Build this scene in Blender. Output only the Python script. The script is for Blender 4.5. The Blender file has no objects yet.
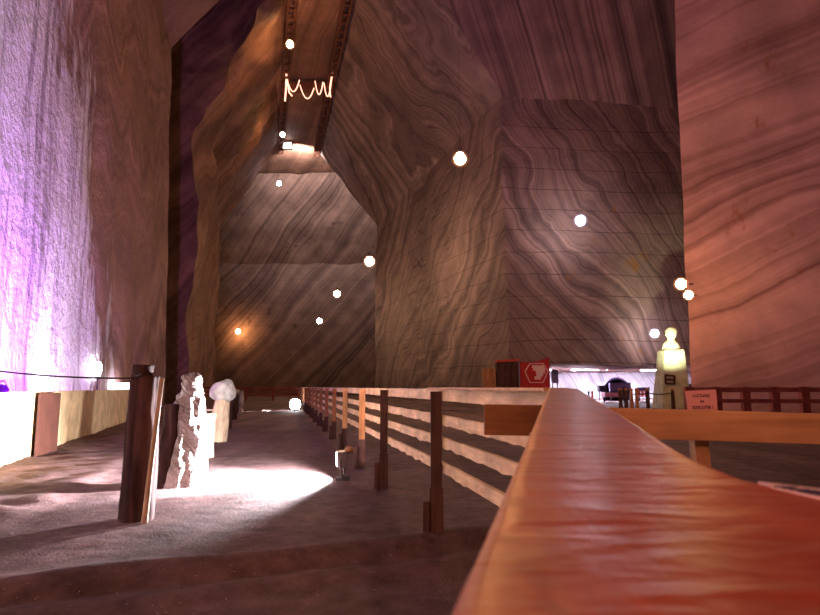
import bpy, bmesh, math, random
from mathutils import Vector, noise, Matrix
random.seed(7)
SC = bpy.context.scene
COL = SC.collection
PI = math.pi
def nvec(q):                             # repeatable vector noise
    return Vector((noise.noise(q), noise.noise(Vector((q.x+31.7, q.y-12.3, q.z+7.9))), noise.noise(Vector((q.x-19.1, q.y+44.2, q.z-3.3)))))

# ------------------------------------------------------------------ camera
F = 610.0; EYE = 1.13; PITCH = math.atan((387-307.5)/F)
cs, sn = math.cos(PITCH), math.sin(PITCH)
def ray(px, py):
    cx, cy = px-410.0, 307.5-py
    return Vector((cx, F*cs - cy*sn, F*sn + cy*cs))
def P(px, py, Y):                       # point seen at a pixel, Y metres ahead
    d = ray(px, py); return Vector((0,0,EYE)) + d*(Y/d.y)
def PZ(px, py, z=0.0):                  # point seen at a pixel, at height z
    d = ray(px, py); return Vector((0,0,EYE)) + d*((z-EYE)/d.z)
def XG(px, Y, z=0.0):                   # point at height z, Y ahead, seen in column px
    up = z-EYE; dep = Y*cs + up*sn
    return Vector(((px-410.0)/F*dep, Y, z))
cam = bpy.data.cameras.new('camera'); co = bpy.data.objects.new('camera', cam); COL.objects.link(co)
co.location = (0,0,EYE); co.rotation_euler = (PI/2+PITCH, 0, 0)
cam.sensor_width = 36; cam.lens = 36*F/820; cam.clip_start = 0.01; cam.clip_end = 400
cam.dof.use_dof = True; cam.dof.focus_distance = 12; cam.dof.aperture_fstop = 14
SC.camera = co
SC.view_settings.view_transform = 'Standard'; SC.view_settings.look = 'None'
SC.view_settings.exposure = 0; SC.view_settings.gamma = 1
w = bpy.data.worlds.new('world'); SC.world = w; w.use_nodes = True
w.node_tree.nodes['Background'].inputs[0].default_value = (0.05,0.012,0.012,1)
w.node_tree.nodes['Background'].inputs[1].default_value = 0.6

# ------------------------------------------------------------------ node helpers
class NT:
    def __init__(s, name):
        m = bpy.data.materials.new(name); m.use_nodes = True; s.m = m
        s.n = m.node_tree.nodes; s.l = m.node_tree.links
        s.b = s.n['Principled BSDF']
        s.tc = s.n.new('ShaderNodeTexCoord').outputs['Object']
    def lk(s, v, inp):
        if isinstance(v, bpy.types.NodeSocket): s.l.new(v, inp)
        elif v is not None: inp.default_value = v
    def map(s, v, sc=(1,1,1), rot=(0,0,0), loc=(0,0,0)):
        n = s.n.new('ShaderNodeMapping'); s.lk(v, n.inputs[0])
        n.inputs['Scale'].default_value = sc; n.inputs['Rotation'].default_value = rot; n.inputs['Location'].default_value = loc
        return n.outputs[0]
    def noise(s, v, scale, detail=4, rough=.55, dim='3D', W=None, col=False, dist=0):
        n = s.n.new('ShaderNodeTexNoise'); n.noise_dimensions = dim
        if dim == '1D': s.lk(W, n.inputs['W'])
        else: s.lk(v, n.inputs['Vector'])
        n.inputs['Scale'].default_value = scale; n.inputs['Detail'].default_value = detail
        n.inputs['Roughness'].default_value = rough; n.inputs['Distortion'].default_value = dist
        return n.outputs['Color'] if col else n.outputs['Fac']
    def math(s, op, a, b=None, c=None, clamp=False):
        n = s.n.new('ShaderNodeMath'); n.operation = op; n.use_clamp = clamp
        s.lk(a, n.inputs[0]); s.lk(b, n.inputs[1]); s.lk(c, n.inputs[2]); return n.outputs[0]
    def vmath(s, op, a, b=None):
        n = s.n.new('ShaderNodeVectorMath'); n.operation = op
        s.lk(a, n.inputs[0])
        if op == 'SCALE': s.lk(b, n.inputs[3])
        else: s.lk(b, n.inputs[1])
        return n.outputs['Value'] if op in ('DOT_PRODUCT','LENGTH') else n.outputs[0]
    def ramp(s, f, stops):
        n = s.n.new('ShaderNodeValToRGB'); s.lk(f, n.inputs[0]); e = n.color_ramp.elements
        while len(e) < len(stops): e.new(0.5)
        for i, (p, c) in enumerate(stops):
            e[i].position = p; e[i].color = (c if hasattr(c,'__len__') else (c,c,c)) if hasattr(c,'__len__') and len(c)==4 else ((*c,1) if hasattr(c,'__len__') else (c,c,c,1))
        return n.outputs[0]
    def mix(s, f, a, b, mode='MIX'):
        n = s.n.new('ShaderNodeMix'); n.data_type = 'RGBA'; n.blend_type = mode
        s.lk(f, n.inputs[0])
        s.lk(a if isinstance(a, bpy.types.NodeSocket) else (*a,1), n.inputs[6])
        s.lk(b if isinstance(b, bpy.types.NodeSocket) else (*b,1), n.inputs[7]); return n.outputs[2]
    def sep(s, v):
        n = s.n.new('ShaderNodeSeparateXYZ'); s.lk(v, n.inputs[0]); return n.outputs
    def bump(s, h, strength, dist, normal=None):
        n = s.n.new('ShaderNodeBump'); s.lk(h, n.inputs['Height'])
        n.inputs['Strength'].default_value = strength; n.inputs['Distance'].default_value = dist
        if normal: s.l.new(normal, n.inputs['Normal'])
        return n.outputs[0]
    def done(s, col=None, rough=.8, normal=None, metal=0, spec=.3):
        s.lk((*col,1) if isinstance(col, tuple) else col, s.b.inputs['Base Color'])
        s.lk(rough, s.b.inputs['Roughness']); s.b.inputs['Metallic'].default_value = metal
        s.b.inputs['Specular IOR Level'].default_value = spec
        if normal: s.l.new(normal, s.b.inputs['Normal'])
        return s.m

def salt(name, dark, light, dirv, freq, warp=4.0, wscale=.05, course=0.0, stain=(.16,.08,.02), crust=None, wstretch=(1,1,1), rough=.75, b=.5, fine=.5, detail=5, contrast=(.32,.62), cuts=.5, spots=.3):
    t = NT(name)
    wv = t.map(t.tc, wstretch)
    n1 = t.noise(wv, wscale, 2.5, .45, col=True)
    off = t.vmath('SCALE', t.vmath('SUBTRACT', n1, (.5,.5,.5)), warp)
    n2 = t.noise(wv, wscale*7, 3, .5, col=True)
    off2 = t.vmath('SCALE', t.vmath('SUBTRACT', n2, (.5,.5,.5)), warp*.09)
    p = t.vmath('ADD', t.vmath('ADD', t.tc, off), off2)
    d = Vector(dirv).normalized()
    W = t.math('ADD', t.vmath('DOT_PRODUCT', p, tuple(d)), 317.0)
    bands = t.noise(None, freq, detail, .62, '1D', W)
    bigb = t.noise(None, freq*.16, 1, .5, '1D', W)
    fineb = t.noise(None, freq*5, 2, .6, '1D', W)
    f = t.math('ADD', t.math('MULTIPLY', bands, .58), t.math('ADD', t.math('MULTIPLY', bigb, .16), t.math('MULTIPLY', fineb, .26)))
    mid = tuple((a+b_)/2*1.02 for a, b_ in zip(dark, light))
    c = t.ramp(f, [(contrast[0], dark), (sum(contrast)/2, mid), (contrast[1], light)])
    blot = t.noise(t.tc, .35, 5, .6)
    c = t.mix(1, c, t.ramp(blot, [(.3, .62), (.7, 1.15)]), 'MULTIPLY')
    if course:
        z = t.sep(t.tc)[2]
        zz = t.math('ADD', z, t.math('MULTIPLY', t.noise(t.tc, .12, 2), .7))
        fr = t.math('FRACT', t.math('DIVIDE', zz, course))
        line = t.ramp(fr, [(0, .2), (.025, 1), (.06, 0), (1, 0)])
        brk = t.math('MULTIPLY', line, t.math('MULTIPLY', t.noise(t.tc, .6, 2), 1.5), clamp=True)
        # each cut course has a slightly different tone
        cell = t.math('FLOOR', t.math('DIVIDE', zz, course))
        tone = t.noise(None, .91, 0, .5, '1D', t.math('MULTIPLY', cell, 3.3))
        c = t.mix(1, c, t.ramp(tone, [(.2, .8), (.8, 1.1)]), 'MULTIPLY')
        low = t.ramp(t.math('DIVIDE', z, 30), [(.66, 1), (.70, 0)])
        c = t.mix(t.math('MULTIPLY', t.math('MULTIPLY', brk, low), cuts), c, tuple(x*.25 for x in dark))
    if spots:
        sp = t.ramp(t.noise(t.map(t.tc, (1,1,.7)), .62, 4, .65), [(.63, 0), (.72, 1)])
        c = t.mix(t.math('MULTIPLY', sp, spots), c, stain)
    h = t.math('ADD', t.math('MULTIPLY', bands, .7), t.math('MULTIPLY', t.noise(t.tc, 2.2, 6, .65), fine))
    if crust:
        mk, cc, v2 = crust(t)
        c = t.mix(mk, c, cc)
        h = t.math('ADD', h, t.math('MULTIPLY', mk, v2))
    nm = t.bump(h, b, .35)
    return t.done(c, rough, nm, spec=.25)

def wood(name, a, b, axis=2, scale=6, rough=.7, knots=0, bumpy=.3, spec=.3):
    t = NT(name)
    sc = [1,1,1]; sc[axis] = .06
    v = t.map(t.tc, sc)
    g = t.noise(v, scale*6, 5, .6, dist=.6)
    c = t.ramp(g, [(.35, a), (.65, b)])
    big = t.noise(t.tc, 3.1, 3)
    c = t.mix(1, c, t.ramp(big, [(.3, .65), (.7, 1.15)]), 'MULTIPLY')
    if knots:
        k = t.n.new('ShaderNodeTexVoronoi'); t.l.new(t.map(t.tc, [x*3 if i!=axis else 1.2 for i,x in enumerate((1,1,1))]), k.inputs['Vector']); k.inputs['Scale'].default_value = knots
        c = t.mix(t.ramp(k.outputs['Distance'], [(.05, .8), (.14, 0)]), c, tuple(x*.3 for x in a))
    nm = t.bump(g, bumpy, .01)
    return t.done(c, rough, nm, spec=spec)

def plain(name, c, rough=.6, metal=0, spec=.3, emit=None, es=0, var=.25, nscale=8):
    t = NT(name)
    n = t.noise(t.tc, nscale, 4)
    col = t.mix(1, c, t.ramp(n, [(.3, 1-var), (.7, 1+var*.5)]), 'MULTIPLY')
    if emit:
        t.b.inputs['Emission Color'].default_value = (*emit,1); t.b.inputs['Emission Strength'].default_value = es
    return t.done(col, rough, t.bump(n, .2, .01), metal, spec)

# ------------------------------------------------------------------ mesh helpers
def to_bm(): return bmesh.new()
def box(bm, c, s, M=None, bev=0):
    r = bmesh.ops.create_cube(bm, size=1)
    vs = r['verts']
    for v in vs: v.co = Vector((v.co.x*s[0], v.co.y*s[1], v.co.z*s[2]))
    if bev:
        es = list({e for v in vs for e in v.link_edges})
        rb = bmesh.ops.bevel(bm, geom=es, offset=bev, segments=2, affect='EDGES', profile=.6)
        vs = list({v for f in rb['faces'] for v in f.verts} | {v for v in vs if v.is_valid})
    for v in vs:
        if M: v.co = M @ v.co
        v.co = v.co + Vector(c)
    return vs
def frame(d, up=Vector((0,0,1))):
    d = d.normalized(); s = d.cross(up)
    if s.length < 1e-4: s = Vector((1,0,0))
    s.normalize(); u = s.cross(d).normalized(); return s, d, u
def bar(bm, a, b, wd, ht, bev=0):       # rectangular bar from a to b: wd sideways, ht up
    a = Vector(a); b = Vector(b); s, d, u = frame(b-a)
    M = Matrix((s, d, u)).transposed()
    return box(bm, (a+b)/2, (wd, (b-a).length, ht), M, bev)
def tube(bm, pts, r, seg=8, cap=True):
    pts = [Vector(p) for p in pts]; rings = []
    for i, p in enumerate(pts):
        d = (pts[min(i+1, len(pts)-1)] - pts[max(i-1, 0)])
        s, _, u = frame(d)
        rr = r[i] if hasattr(r, '__len__') else r
        rings.append([bm.verts.new(p + (s*math.cos(2*PI*k/seg)+u*math.sin(2*PI*k/seg))*rr) for k in range(seg)])
    for i in range(len(rings)-1):
        for k in range(seg):
            bm.faces.new((rings[i][k], rings[i][(k+1)%seg], rings[i+1][(k+1)%seg], rings[i+1][k]))
    if cap: bm.faces.new(rings[0]); bm.faces.new(rings[-1])
def ball(bm, c, r, s=(1,1,1), u=16, v=10):
    q = bmesh.ops.create_uvsphere(bm, u_segments=u, v_segments=v, radius=r)
    for x in q['verts']: x.co = Vector((x.co.x*s[0], x.co.y*s[1], x.co.z*s[2])) + Vector(c)
def mesh(name, bm, mat, parent=None, smooth=False, origin=None):
    org = parent.location.copy() if parent else (Vector(origin) if origin is not None else Vector((0,0,0)))
    par = parent
    while par is not None and par.parent is not None:
        par = par.parent; org += par.location
    for v in bm.verts: v.co -= org
    bmesh.ops.recalc_face_normals(bm, faces=bm.faces)
    me = bpy.data.meshes.new(name); bm.to_mesh(me); bm.free()
    me.materials.append(mat)
    if smooth:
        for p in me.polygons: p.use_smooth = True
    o = bpy.data.objects.new(name, me); COL.objects.link(o)
    if parent: o.parent = parent
    else: o.location = org
    return o
def thing(name, label, cat, loc=(0,0,0), group=None):
    o = bpy.data.objects.new(name, None); COL.objects.link(o); o.location = loc; o.empty_display_size = .1
    bpy.context.view_layer.update()
    o['label'] = label; o['category'] = cat
    if group: o['group'] = group
    return o
def tag(o, label, cat, group=None, kind=None):
    o['label'] = label; o['category'] = cat
    if group: o['group'] = group
    if kind: o['kind'] = kind
    return o
def struct(o): o['kind'] = 'structure'; return o
def nv(p, sc, seed=0):
    q = Vector((p.x*sc+seed, p.y*sc-seed, p.z*sc+seed*.5)); return nvec(q)
def patch(bm, a, b, c, d, nu, nvv, amp=.3, sc=.25, fn=None):   # a-b bottom, d-c top
    a, b, c, d = map(Vector, (a,b,c,d)); g = []
    for j in range(nvv+1):
        t = j/nvv; row = []
        for i in range(nu+1):
            s = i/nu
            p = (a*(1-s)+b*s)*(1-t) + (d*(1-s)+c*s)*t
            q = p + nv(p, sc)*amp + nv(p, sc*3.3, 5)*amp*.25
            if fn: q = q + fn(p)
            row.append(bm.verts.new(q))
        g.append(row)
    for j in range(nvv):
        for i in range(nu):
            vs = [g[j][i], g[j][i+1], g[j+1][i+1], g[j+1][i]]
            try: bm.faces.new(vs)
            except ValueError: pass

# ------------------------------------------------------------------ geometry of the mine
HF = EYE+20.2; HC = 33.0
DIR = Vector((-.2237, .9747, 0)); RT = Vector((.9747, .2237, 0))
def CV(v, Y): return Vector(((v - .2237*Y)/.9747, Y, 0))          # point v metres right of the corridor line, Y ahead
def up(p, z): return Vector((p.x, p.y, z))

# materials for the salt
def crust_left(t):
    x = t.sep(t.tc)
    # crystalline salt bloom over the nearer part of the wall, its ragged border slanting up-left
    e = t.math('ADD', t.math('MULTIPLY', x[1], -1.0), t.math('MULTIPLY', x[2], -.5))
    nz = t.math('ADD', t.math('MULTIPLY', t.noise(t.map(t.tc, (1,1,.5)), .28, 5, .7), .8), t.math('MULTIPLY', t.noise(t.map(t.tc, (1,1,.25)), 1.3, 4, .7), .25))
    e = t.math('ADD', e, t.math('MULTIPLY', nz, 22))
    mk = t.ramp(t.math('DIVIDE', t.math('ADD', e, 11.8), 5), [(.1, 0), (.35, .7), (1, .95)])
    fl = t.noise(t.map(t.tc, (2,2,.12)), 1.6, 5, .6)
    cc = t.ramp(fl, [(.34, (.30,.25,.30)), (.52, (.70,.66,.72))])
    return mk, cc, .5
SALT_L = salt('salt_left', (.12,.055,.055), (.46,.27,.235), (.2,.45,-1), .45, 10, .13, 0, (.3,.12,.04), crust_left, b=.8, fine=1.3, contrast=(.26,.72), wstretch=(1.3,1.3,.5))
SALT_D = salt('salt_dark_left', (.09,.042,.03), (.34,.185,.125), (.6,.6,-.6), .45, 8, .08, 0, (.10,.03,.01), b=.9, fine=1.2, wstretch=(1,1,.6))
SALT_C = salt('salt_middle', (.08,.05,.046), (.36,.25,.215), (.62,.62,.48), 1.15, 13, .055, 1.55, (.28,.13,.02), b=.45, contrast=(.36,.60), wstretch=(1,1,.8), spots=.65, cuts=.85)
SALT_CS = salt('salt_middle_slope', (.085,.052,.045), (.33,.21,.17), (.9,0,.45), 1.1, 2.2, .03, 0, b=.45, contrast=(.36,.60), spots=.4)
SALT_R = salt('salt_right', (.22,.10,.10), (.56,.32,.31), (-.38,.1,1), .55, 5, .07, 0, (.28,.08,.02), b=.3, contrast=(.32,.54), fine=.35, wstretch=(1,1,1.2), spots=.75, detail=4)
SALT_B = salt('salt_back', (.10,.06,.05), (.34,.215,.165), (.75,.1,-.65), .6, 5, .05, 1.9, (.05,.02,.015), b=.4, contrast=(.34,.64), spots=.6)
SALT_V = salt('salt_gallery', (.30,.26,.36), (.80,.76,.84), (.8,.1,.55), .9, 5, .12, 0, b=.2, contrast=(.36,.5), spots=0)
SALT_U = salt('salt_ceiling', (.12,.06,.04), (.38,.20,.13), (1,.35,.1), .5, 3, .06, 0, b=.3)

# slot edges (both rails run along the corridor line)
SL = lambda Y, z=HC: Vector(((0.55-.2237*Y)/.9747+0.0, Y, z))
def slot_pt(px, py): return PZ(px, py, HC)
LT = slot_pt(278, 147); LN = slot_pt(286, 30)
RTp = slot_pt(319, 151); RN = slot_pt(347, 20)
def along(a, b, Y): t = (Y-a.y)/(b.y-a.y); return a+(b-a)*t

# --- left pillar beside the camera
A1 = XG(164, 36); N1 = CV(A1.x*.9747+A1.y*.2237+1.0, -8); W1 = Vector((-45, 36, 0))
A1f = P(171.5, 47, 36)
T1 = up(along(LT, LN, 39.0), HC)
N1t = up(N1 + RT*6.5, HC)
bm = to_bm()
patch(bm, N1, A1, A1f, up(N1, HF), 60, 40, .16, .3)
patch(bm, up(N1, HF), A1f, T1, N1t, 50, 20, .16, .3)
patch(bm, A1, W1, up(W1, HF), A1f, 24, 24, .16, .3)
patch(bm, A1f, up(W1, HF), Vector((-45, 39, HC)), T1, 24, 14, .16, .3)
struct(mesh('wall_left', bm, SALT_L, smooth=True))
# --- second left pillar, rough, beyond the cross gallery
B2 = XG(187, 44.0); D2 = XG(214, 75); W2 = Vector((-50, 44, 0)); W2b = Vector((-50, 75, 0))
T2 = up(along(LT, LN, 41), HC)
def rough2(p):
    k = max(0, min(1, (p.z-12)/12))
    k *= max(0, min(1, (72-p.y)/18)); e = .35+.65*max(0, min(1, (75-p.y)/14))
    return e*nv(p, .16, 9)*(.5+1.4*k) + e*nv(p, .6, 3)*(.2+.35*k)
bm = to_bm()
patch(bm, W2, B2, up(B2, HF), up(W2, HF), 40, 40, .4, .25, rough2)
patch(bm, up(W2, HF), up(B2, HF), T2, Vector((-50, 41, HC)), 40, 30, .4, .25, rough2)
patch(bm, B2, D2, up(D2, HF), up(B2, HF), 60, 40, .4, .25, rough2)
patch(bm, up(B2, HF), up(D2, HF), LT, T2, 70, 40, .4, .25, rough2)
patch(bm, D2, W2b, up(W2b, HF), up(D2, HF), 10, 10, .4, .25, rough2)
patch(bm, up(D2, HF), up(W2b, HF), Vector((-50, LT.y, HC)), LT, 10, 10, .4, .25, rough2)
struct(mesh('wall_far_left', bm, SALT_D, smooth=True))
# --- middle pillar with the low lit gallery under its right half
C3 = XG(508, 42); E3 = XG(375, 75); R3 = Vector((46, 46, 0)); R3b = Vector((46, 75, 0))
CH1 = XG(467, 48.5); CH2 = XG(513, 42.2)
JY = C3.y + (R3.y-C3.y)*.16; J = XG(550, 42.6)
J.y = C3.y + (J.x-C3.x)/(R3.x-C3.x)*(R3.y-C3.y)
T3 = up(along(RTp, RN, 35), HC); OPH = EYE + 1.52
ZC = 13.0; C3f = P(501, 96, 42)
R3f = up(R3, HF); kJ = (J.x-C3.x)/(R3.x-C3.x); Jf = C3f + (R3f-C3f)*kJ; S3t = Vector((46, 36, HC)); Jt = T3 + (S3t-T3)*kJ
bm = to_bm()
A_ = dict(amp=.22, sc=.3)
patch(bm, CH1, E3, up(E3, ZC), up(C3, ZC), 40, 16, **A_)
patch(bm, up(C3, ZC), up(E3, ZC), up(E3, HF), C3f, 40, 12, **A_)
patch(bm, CH2, CH1, up(C3, ZC), up(C3, ZC), 6, 16, **A_)
patch(bm, CH2, J, up(J, ZC), up(C3, ZC), 8, 16, **A_)
patch(bm, up(C3, ZC), up(J, ZC), Jf, C3f, 8, 12, **A_)
patch(bm, up(J, OPH), up(R3, OPH), up(R3, HF), Jf, 40, 24, **A_)
patch(bm, C3f, up(E3, HF), RTp, T3, 40, 20, **A_)
patch(bm, E3, R3b, up(R3b, HF), up(E3, HF), 10, 10, **A_)
patch(bm, up(E3, HF), up(R3b, HF), Vector((46, RTp.y, HC)), RTp, 10, 10, **A_)
patch(bm, J, Vector((J.x-1, 62, 0)), Vector((J.x-1, 62, OPH)), up(J, OPH), 8, 4, **A_)
patch(bm, up(J, OPH), up(R3, OPH), Vector((46, 62, OPH)), Vector((J.x-1, 62, OPH)), 20, 8, **A_)
struct(mesh('wall_middle', bm, SALT_C, smooth=True))
bm = to_bm(); patch(bm, C3f, Jf, Jt, T3, 8, 20, **A_); patch(bm, Jf, R3f, S3t, Jt, 40, 20, **A_)
struct(mesh('wall_middle_slope', bm, SALT_CS, smooth=True))
bm = to_bm()
patch(bm, (J.x-3, 61.5, 0), (46, 61.5, 0), (46, 61.5, OPH+.3), (J.x-3, 61.5, OPH+.3), 40, 6, .12, .5)
struct(mesh('wall_gallery', bm, SALT_V, smooth=True))
# --- back wall of the far cross chamber
ZB = HF; YB = PZ(295, 264, HF).y
bm = to_bm()
patch(bm, (-60, YB, 0), (40, YB, 0), (40, YB, HF), (-60, YB, HF), 60, 16, .35, .3)
YT = YB-11
patch(bm, (-60, YB, HF), (40, YB, HF), (40, YT, HC), (-60, YT, HC), 60, 12, .35, .3)
struct(mesh('wall_back', bm, SALT_B, smooth=True))
# --- right pillar
G4 = XG(692.5, 28); G4t = P(671.5, -60, 28); G4t = up(G4t, HC) if False else G4 + (G4t-G4)*(HC/G4t.z); H4 = Vector((33, 19, 0)); K4 = Vector((24, 45, 0))
bm = to_bm()
patch(bm, G4, H4, up(H4, HC), G4t, 50, 60, .1, .25)
patch(bm, K4, G4, G4t, up(K4, HC), 24, 30, .1, .25)
struct(mesh('wall_right', bm, SALT_R, smooth=True))
# --- ceiling
bm = to_bm()
patch(bm, (-60, -10, HC), (60, -10, HC), (60, YB, HC), (-60, YB, HC), 40, 50, .2, .3)
struct(mesh('ceiling', bm, SALT_U, smooth=True))

# --- floor
def floor_h(x, y):
    p = Vector((x, y, 0)); v = x*.9747+y*.2237
    h = noise.noise(p*.5)*.03 + noise.noise(p*1.7)*.012
    if y < 26: h += noise.noise(p*6)*.006
    if v < -1.95 and y < 40:
        k = min(1, (-1.95-v)/.25)
        h += k*(.03 + .03*noise.noise(Vector((x*2.4, y*3.2, 2)))+.012*noise.noise(p*9))
    # trodden salt lip crossing the near ground
    a = Vector((-2.9, 3.45)); b = Vector((.2, 4.75)); d = (b-a).normalized(); n = Vector((-d.y, d.x))
    s = (Vector((x, y))-a).dot(n) + .10*noise.noise(p*1.3)
    if x < 1.2: h += .07*math.exp(-(s/.16)**2) + .04*math.exp(-((s+.42)/.13)**2) - (.035 if s < -.2 else 0)
    return h - .02
def frange(a, b, s):
    r = []; 
    while a < b: r.append(a); a += s
    return r
ys = frange(-6, 1, 1) + frange(1, 14, .075) + frange(14, 30, .4) + frange(30, 100, 2) + [100.5]
xs = frange(-50, -9, 2) + frange(-9, 3, .09) + frange(3, 14, .4) + frange(14, 50, 2) + [50]
bm = to_bm(); g = [[bm.verts.new((x, y, floor_h(x, y))) for x in xs] for y in ys]
for j in range(len(ys)-1):
    for i in range(len(xs)-1): bm.faces.new((g[j][i], g[j][i+1], g[j+1][i+1], g[j+1][i]))
t = NT('trodden_salt_floor')
a1 = t.noise(t.tc, .45, 5, .6); a2 = t.noise(t.tc, 5, 6, .7); a3 = t.noise(t.tc, 45, 2, .6)
tr = t.vmath('DOT_PRODUCT', t.tc, (.9747,.2237,0))
trk = t.noise(t.map(t.tc, (1,.08,1), (0,0,-.2256)), 1.4, 3)
c = t.ramp(a2, [(.3, (.085,.048,.046)), (.68, (.20,.12,.115))])
c = t.mix(1, c, t.ramp(a1, [(.3, .6), (.7, 1.2)]), 'MULTIPLY')
c = t.mix(1, c, t.ramp(trk, [(.35, .65), (.62, 1.15)]), 'MULTIPLY')
c = t.mix(t.ramp(a3, [(.7, 0), (.78, .6)]), c, (.75,.72,.7))
sx = t.sep(t.tc)
lx = t.math('ADD', t.math('MULTIPLY', sx[0], -.387), t.math('MULTIPLY', sx[1], .922))   # red earth on the near side of the lip
mk = t.ramp(t.math('ADD', t.math('MULTIPLY', lx, .25), t.math('MULTIPLY', a1, .12)), [(1.08, 1), (1.15, 0)]) if False else None
h = t.math('ADD', t.math('MULTIPLY', a2, .7), t.math('MULTIPLY', a3, .3))
struct(mesh('floor', bm, t.done(c, .8, t.bump(h, .55, .03), spec=.15), smooth=True))

# ------------------------------------------------------------------ wood and metal
W_RAIL = wood('rail_wood', (.54,.37,.20), (.82,.62,.37), 1, 3, .6)
W_RAILX = wood('beam_wood', (.38,.22,.10), (.56,.36,.17), 0, 3, .55, knots=2.5)
W_POST = wood('post_wood', (.26,.10,.045), (.44,.19,.08), 2, 3, .6)
W_POST_LIT = wood('post_wood_lit', (.68,.36,.14), (.92,.56,.26), 2, 3, .6)  # post wood with orange lamplight put into the colour
W_DARK = wood('dark_wood_and_shade', (.045,.018,.014), (.10,.042,.03), 2, 3, .65)  # dark wood; also the painted shade on the fence post bases
W_LOG = wood('log_bark', (.025,.009,.008), (.10,.042,.034), 2, 2, .85, bumpy=1)
W_SPLIT = wood('split_wood', (.35,.24,.15), (.62,.47,.32), 2, 3, .7)
W_YEL = wood('pale_board', (.58,.40,.20), (.80,.62,.36), 2, 2.2, .6)
W_RED = wood('red_brown_wood', (.20,.035,.03), (.34,.08,.06), 0, 3, .6)
W_TRUSS = wood('old_timber', (.09,.03,.018), (.17,.065,.035), 1, 2, .8)
W_CRATE = wood('crate_wood', (.30,.13,.06), (.46,.22,.11), 2, 2, .7)
CRUSTED = salt('salt_crusted_wood', (.34,.27,.22), (.85,.82,.80), (.4,.3,.9), 3, 1, .6, 0, b=.9, fine=1, spots=0, rough=.6)
KNOB = plain('grey_carved_salt', (.42,.38,.34), .8, nscale=6, var=.5)
METAL = plain('grey_metal', (.22,.21,.21), .35, .8)
DARKM = plain('dark_cable', (.03,.025,.025), .6)
PAPER = plain('pink_card', (.62,.34,.32), .7, var=.05)
INK = plain('black_ink', (.035,.012,.018), .6, var=0)
BLUE = plain('blue_ink', (.02,.03,.10), .5, var=0)
def em(name, c, s): return plain(name, (.8,.8,.8), .4, emit=c, es=s, var=0)

# ------------------------------------------------------------------ corridor fence (right)
# posts: column, base row
FP0 = PZ(436.5, 537); 
def on_fence(Y):
    a = PZ(436.5, 537); b = PZ(344, 448)
    return along(a, b, Y)
fy = [PZ(0,537).y, PZ(0,486).y, PZ(0,465).y, PZ(0,448.5).y]
fy += [fy[3]+2.3*k for k in range(1, 14)]
fence = thing('wooden_fence', 'long low wooden post-and-rail fence running down the right side of the path', 'fence', (*on_fence(fy[0]).xy, 0))
corner = P(566, 388.6, 2.45)
FD = (on_fence(20)-on_fence(5)).normalized(); FR = Vector((FD.y, -FD.x, 0))
HR = EYE-.015
for i, y in enumerate(fy):
    p = on_fence(y); gz = floor_h(p.x, p.y)-.02
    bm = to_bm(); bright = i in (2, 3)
    bar(bm, (p.x, p.y, HR-.02), (p.x, p.y, .34), .085, .075, .004)
    post = mesh('post', bm, W_POST_LIT if bright else W_POST if i > 3 else W_DARK, fence)
    if bright: post['label'] = 'post coloured as if lit orange'
    bm = to_bm(); bar(bm, (p.x, p.y, .37), (p.x, p.y, gz), .105, .09, .004)
    mesh('post_base_shaded', bm, W_DARK, post)  # lower part of the post, shade put into its dark colour
    bm = to_bm(); q = p - FR*.085 - FD*.02; bar(bm, (q.x, q.y, .27), (q.x, q.y, gz), .05, .06, .003)
    mesh('stake', bm, W_DARK, post)
zr = [(HR-.045, .09), (.875, .075), (.705, .075), (.515, .075)]
ends = [Vector((corner.x, corner.y+.05, 0))] + [on_fence(y) for y in fy]
def ragged(bm, a, b, wd, ht, seed, n=26, rag=.012):
    a = Vector(a); b = Vector(b); s, d, u = frame(b-a); L = []
    for i in range(n+1):
        p = a+(b-a)*(i/n); lo = rag*noise.noise(Vector((i*.55, seed, 0)))*2; hi = rag*.5*noise.noise(Vector((i*.3, seed+9, 0)))
        L.append([bm.verts.new(p+s*(sx*wd/2)+u*z) for sx, z in ((-1, -ht/2+lo), (1, -ht/2+lo), (1, ht/2+hi), (-1, ht/2+hi))])
    for i in range(n):
        for k in range(4): bm.faces.new((L[i][k], L[i][(k+1)%4], L[i+1][(k+1)%4], L[i+1][k]))
    bm.faces.new(L[0]); bm.faces.new(L[-1])
for i in range(len(ends)-1):
    a, b = ends[i], ends[i+1]
    for k, (z, h_) in enumerate(zr):
        bm = to_bm()
        off = FR*.058
        ragged(bm, (a.x+off.x, a.y+off.y, z), (b.x+off.x, b.y+off.y, z), .03, h_, i*4+k, rag=.002 if k == 0 else .011)
        mesh('rail', bm, W_RAIL, fence)
bm = to_bm(); a = ends[0]; b = ends[-1]
# flat cap board on the top rail, near span
bar(bm, (a.x, a.y+.1, HR+.004), (ends[1].x, ends[1].y+.2, HR+.004), .12, .016, .003)
mesh('cap_board', bm, W_RAILX, fence)

# ------------------------------------------------------------------ foreground railing
VY = 374.0; SLOPE = (387-VY)/F; D0 = .057
def PB(px, py):                          # pixel to a point on the sloping plank top
    d = ray(px, py).normalized(); n = Vector((0, -SLOPE, 1)).normalized()
    o = Vector((0, 0, EYE)); q = Vector((0, 0, EYE-D0))
    return o + d*((q-o).dot(n)/d.dot(n))
rl = thing('wooden_railing', 'glossy orange-brown railing plank filling the lower right foreground', 'railing', (.45, 1.2, 0))
Lpts = [PB(549, 388.5), PB(528, 436), PB(505, 488), PB(474, 552), PB(443, 615)]
Rpts = [PB(578, 388.5), PB(630, 420), PB(690, 456), PB(745, 479), PB(824, 497)]
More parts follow.
